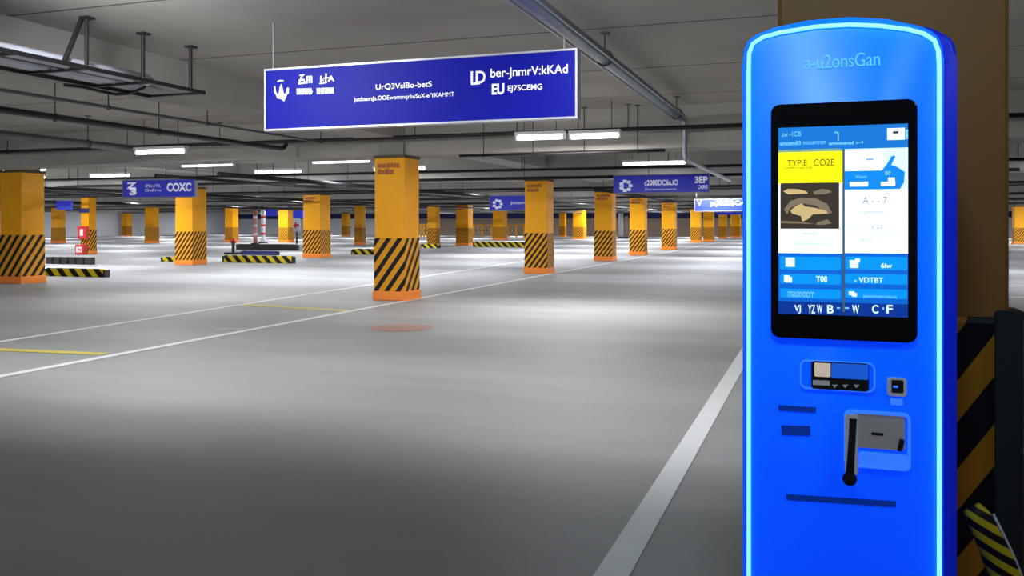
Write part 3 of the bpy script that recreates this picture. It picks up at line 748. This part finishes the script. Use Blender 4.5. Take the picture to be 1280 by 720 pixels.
stxt('zw -1CB', 977, 1001, 165, 171, E_lt); stxt('amosmII3', 975, 1001, 177, 182, E_lt, bold=.02); stxt('oonoercrom', 1004, 1032, 177, 181, E_lt); stxt('amwexavad', 1036, 1067, 177, 181.5, E_lt, bold=.02); stxt('o-4', 1070, 1079, 176, 180, E_lt)
many([(1047, 1048.4, 166, 176), (1043, 1048, 165, 166.2)], E_lt, 'header_mark', 3)
put(973, 1053, 187.5, 229, E_yel, 'yellow_banner', 2)
stxt('TYP.E', 984, 1009, 200, 207.5, E_ol, bold=.01); stxt('CO2E', 1017, 1043, 199, 207.5, E_ol, bold=.01); stxt('onermacne', 981, 1015, 209, 211.5, E_ol)
put(973, 1053, 229, 317, E_white, 'white_panel', 2)
put(975.5, 1049, 229, 286, E_pic, 'picture', 3)
poly([(979, 239), (985, 236), (998, 236.5), (1008, 239), (1010, 242), (985, 243)][::-1], E_tan, 'picture_shape', 4)
poly([(1016, 240), (1027, 236), (1036, 237), (1040, 240), (1030, 243), (1018, 243)][::-1], E_tan2, 'picture_shape', 4)
poly([(980, 262), (988, 251), (1002, 247), (1020, 248), (1034, 255), (1040, 266), (1034, 268), (1020, 257), (1000, 254), (988, 260), (984, 268)][::-1], E_tan2, 'picture_shape', 4)
poly([(988, 263), (994, 258), (1002, 254), (1006, 258), (1020, 260), (1034, 264), (1034, 267), (1016, 268), (1010, 274), (1003, 277), (1001, 270), (990, 267)][::-1], E_tan, 'picture_shape', 5)
poly([(1021, 278), (1034, 274), (1040, 279), (1030, 281), (1020, 281)][::-1], E_tan2, 'picture_shape', 4)
poly([(976, 276), (1000, 277), (1020, 280), (976, 279)][::-1], E_tan2, 'picture_shape', 4)
stxt('manoaca', 1003, 1021, 291, 294, E_txt); stxt('maorucnoa-eoacrr', 992, 1037, 303, 306, E_lt)
put(1056, 1135, 186.5, 317, E_white, 'white_panel', 2)
put(1056, 1135, 186.5, 237, E_pale, 'pale_panel', 3)
put(1056, 1103, 189, 213, E_white, 'white_panel', 4)
poly([(1056, 214), (1102, 213), (1108, 206), (1114, 195.5), (1118, 194), (1119, 196), (1114, 206), (1122, 209), (1131, 215), (1130, 228), (1125, 236), (1105, 236.5), (1056, 237)][::-1], E_blue, 'blue_shape', 5)
stxt('a6t', 1083, 1092, 197, 200.5, E_blue, 6, .03); stxt('Vlsion', 1069, 1083, 219, 223, E_lt, 6); many([(1062, 1085, 227.5, 233)], E_white, 'label_plate', 6); many([(1101, 1119, 227.5, 232.5), (1110, 1118.5, 222, 228)], E_white, 'label_plate', 6)
stxt('oo', 1106, 1113, 214, 219, E_lt, 6, .03)
stxt('A - - 7', 1078, 1109, 246, 255, E_txt, 3); stxt('oanoecmr', 1078, 1107, 264, 267, E_txt, 3); many([(1056, 1135, 287.6, 288.3)], E_lt, 'rule_line', 3); stxt('V 23', 1088, 1103, 281, 286, E_txt, 3); stxt('Juol', 1075, 1090, 297, 302, E_lt, 3)
put(1053, 1056, 187, 390, E_div, 'divider', 3)
for i, (l, r) in enumerate(((975, 1051), (1056.5, 1134))):
    for j, (t_, b_) in enumerate(((320.5, 338), (342, 356), (360.5, 374))):
        put(l, r, t_, b_, E_btn, 'screen_button', 2, .004)
put(973, 1135, 376, 397, E_navy, 'bottom_bar', 2)
many([(982, 993.5, 322, 333.5)], E_icon, 'button_icon', 3); many([(980, 987, 344, 352), (983, 990, 346, 353)], E_icon, 'button_icon', 3)
stxt('T08', 1020, 1034, 345, 352, E_icon, 3, .02); stxt('maonocrr', 985, 1018, 364, 371, E_lt, 3)
many([(1062, 1073, 325, 335), (1069, 1075, 323, 328)], E_icon, 'button_icon', 3); stxt('6lw', 1101, 1115, 329, 335, E_icon, 3, .03)
stxt('- VDTBT', 1068, 1104, 346.5, 353, E_icon, 3, .01); many([(1061, 1068, 364, 369), (1065, 1071, 366, 371)], E_icon, 'button_icon', 3); stxt('jaonoermacs', 1079, 1121, 368, 373, E_lt, 3)
for body, l, r in (('VJ', 993, 1001), ('YZ', 1010, 1019), ('W', 1021, 1028), ('B', 1034, 1042), ('W', 1065, 1074), ('C', 1090, 1098), ('F', 1108, 1116)):
    stxt(body, l, r, 381, 391.5, E_icon, 3, .02)
many([(1056, 1061, 384, 386), (1103, 1105, 384, 387), (1046, 1050, 384, 386)], E_lt, 'bar_mark', 3)
# ticket reader
def kr(l, r, t_, b_, d0, d1, rad, m, name, parent=k, label=None, bev=.002):
    x0, z1 = K(l, t_); x1, z0 = K(r, b_)
    return obj(name, prism(nb(), rrect(x0, x1, z0, z1, rad), KY - d0, KY - d1, bev, 2), m, parent, label)
def kring(l, r, t_, b_, w, d0, d1, rad, m, name, parent=k, label=None):
    x0, z1 = K(l, t_); x1, z0 = K(r, b_)
    return obj(name, ring_plate(nb(), rrect(x0, x1, z0, z1, rad), rrect(x0 + w, x1 - w, z0 + w, z1 - w, max(.001, rad - w)), KY - d0, KY - d1), m, parent, label)
tr = kr(1001, 1093, 450, 489, .005, -.002, .014, M_kfront, 'ticket_reader', label='ticket reader module')
kring(1000, 1094, 449, 490.5, .0035, .008, -.001, .015, M_lbl, 'reader_rim', tr, 'pale blue rim')
kr(1014, 1086, 450.5, 489, .009, .003, .006, M_guard, 'reader_mouth', tr, 'black reader opening')
kr(1018, 1038, 452.5, 470.5, .012, .006, .002, M_cream, 'ticket_plate', tr, 'cream ticket plate')
kr(1039, 1085, 453, 474, .011, .006, .002, M_kwin, 'reader_window', tr, 'blue window')
kr(1016, 1037, 474, 481, .012, .006, .001, M_silver, 'button_pad', tr, 'small grey pads')
bm = nb()
for px in (1043, 1056, 1070):
    prism(bm, [K(px, 484), K(px + 4, 480), K(px - 3, 480)], KY - .0125, KY - .008)
obj('arrow_mark', bm, M_silver, tr, 'small white arrows')
# round corner latch / button
bt = kr(1109, 1133, 471, 495.5, .007, -.002, .006, M_silver, 'card_sensor', label='silver square card sensor')
kr(1114, 1129, 474, 491, .009, .005, .003, M_guard, 'sensor_window', bt, 'black window')
kr(1116, 1122, 481, 484, .0105, .008, .0008, M_lbl, 'sensor_light', bt, 'blue light')
kr(1113, 1128.5, 497.5, 507, .002, -.002, .001, M_lbl, 'sensor_label', label='pale blue sticker', bev=.0004)
def kbar(p0, p1, w, m, name, label):
    x0, z0 = K(*p0); x1, z1 = K(*p1); d = Vector((x1 - x0, z1 - z0)).normalized(); n_ = Vector((-d.y, d.x)) * w / 2
    pts = [(x0 - n_.x, z0 - n_.y), (x1 - n_.x, z1 - n_.y), (x1 + n_.x, z1 + n_.y), (x0 + n_.x, z0 + n_.y)]
    return obj(name, prism(nb(), pts, KY - .003, KY + .004), m, k, label)
kbar((973, 509.5), (1020, 512.5), .0125, M_dlab, 'slot_label', 'dark blue strip label')
kbar((977, 537.5), (1013, 538.5), .0225, M_dlab, 'coin_slot', 'dark blue coin slot')
kbar((983, 621), (1120, 630), .0135, M_dlab, 'receipt_slot', 'long dark blue receipt slot')
# return tray with lever
x0, z1 = K(1055, 511); x1, z0 = K(1138, 588)
ty = obj('return_tray', ring_plate(nb(), rrect(x0, x1, z0, z1, .014), rrect(x0 + .012, x1 - .006, z0 + .005, z1 - .006, .010), KY - .012, KY + .002), M_lbl, k, 'recessed return tray')
kr(1059, 1136, 513, 586, .002, -.002, .012, M_kfront, 'tray_back', ty, 'blue tray back', .0005)
kr(1066, 1131, 516, 563, .006, .002, .006, M_grey, 'tray_plate', ty, 'grey plate')
kr(1062, 1132, 513.5, 519, .010, .004, .002, M_guard, 'tray_shadow_strip', ty, 'black strip painted as the tray shadow')  # black strip laid in for the shadow under the tray top
kr(1073, 1135, 563.5, 586, .009, .002, .008, M_lbl, 'tray_lip', ty, 'pale blue lower lip')
kr(1089, 1104, 539.5, 544, .0075, .005, .001, M_guard, 'tray_keyhole', ty, 'black slot', .0003)
obj('tray_finger', tube(nb(), [Vector((*[K(1127, 548)[0]], KY - .012, K(1127, 548)[1])), Vector((K(1124, 562)[0], KY - .012, K(1124, 562)[1]))], .0055, 8), M_guard, ty, 'small black grip', True)
kr(1056, 1072, 516, 592, .014, .0, .004, M_silver, 'lever_guide', ty, 'grey lever channel')
v = lambda px, py, d: Vector((K(px, py)[0], KY - d, K(px, py)[1]))
lv = obj('lever', tube(nb(), [v(1066, 521, .02), v(1065, 540, .026), v(1063, 570, .028), v(1061.5, 592, .03)], [.008, .0075, .008, .009], 12), M_guard, ty, 'black lever', True)
bm = nb(); bmesh.ops.create_uvsphere(bm, u_segments=20, v_segments=12, radius=.0155, matrix=Matrix.Translation(v(1061.5, 594, .03))); obj('lever_knob', bm, M_guard, lv, 'round black knob', True)

# ------------------------------------------------------------------ world, camera
w = bpy.data.worlds.new('World'); SC.world = w; w.use_nodes = True
w.node_tree.nodes['Background'].inputs[0].default_value = (.55, .6, .7, 1); w.node_tree.nodes['Background'].inputs[1].default_value = .1
cam = bpy.data.cameras.new('camera'); co = bpy.data.objects.new('camera', cam); COL.objects.link(co)
co.location = (0, 0, CAMZ); co.rotation_euler = (math.pi / 2, 0, TH)
cam.sensor_width = 36; cam.lens = 36 * F / 1280; cam.shift_y = -80 / 1280; cam.clip_start = .05; cam.clip_end = 400
SC.camera = co
SC.view_settings.view_transform = 'Standard'; SC.view_settings.look = 'None'; SC.view_settings.exposure = 0
SC.cycles.use_denoising = True
SC.cycles.max_bounces = 10; SC.cycles.diffuse_bounces = 6
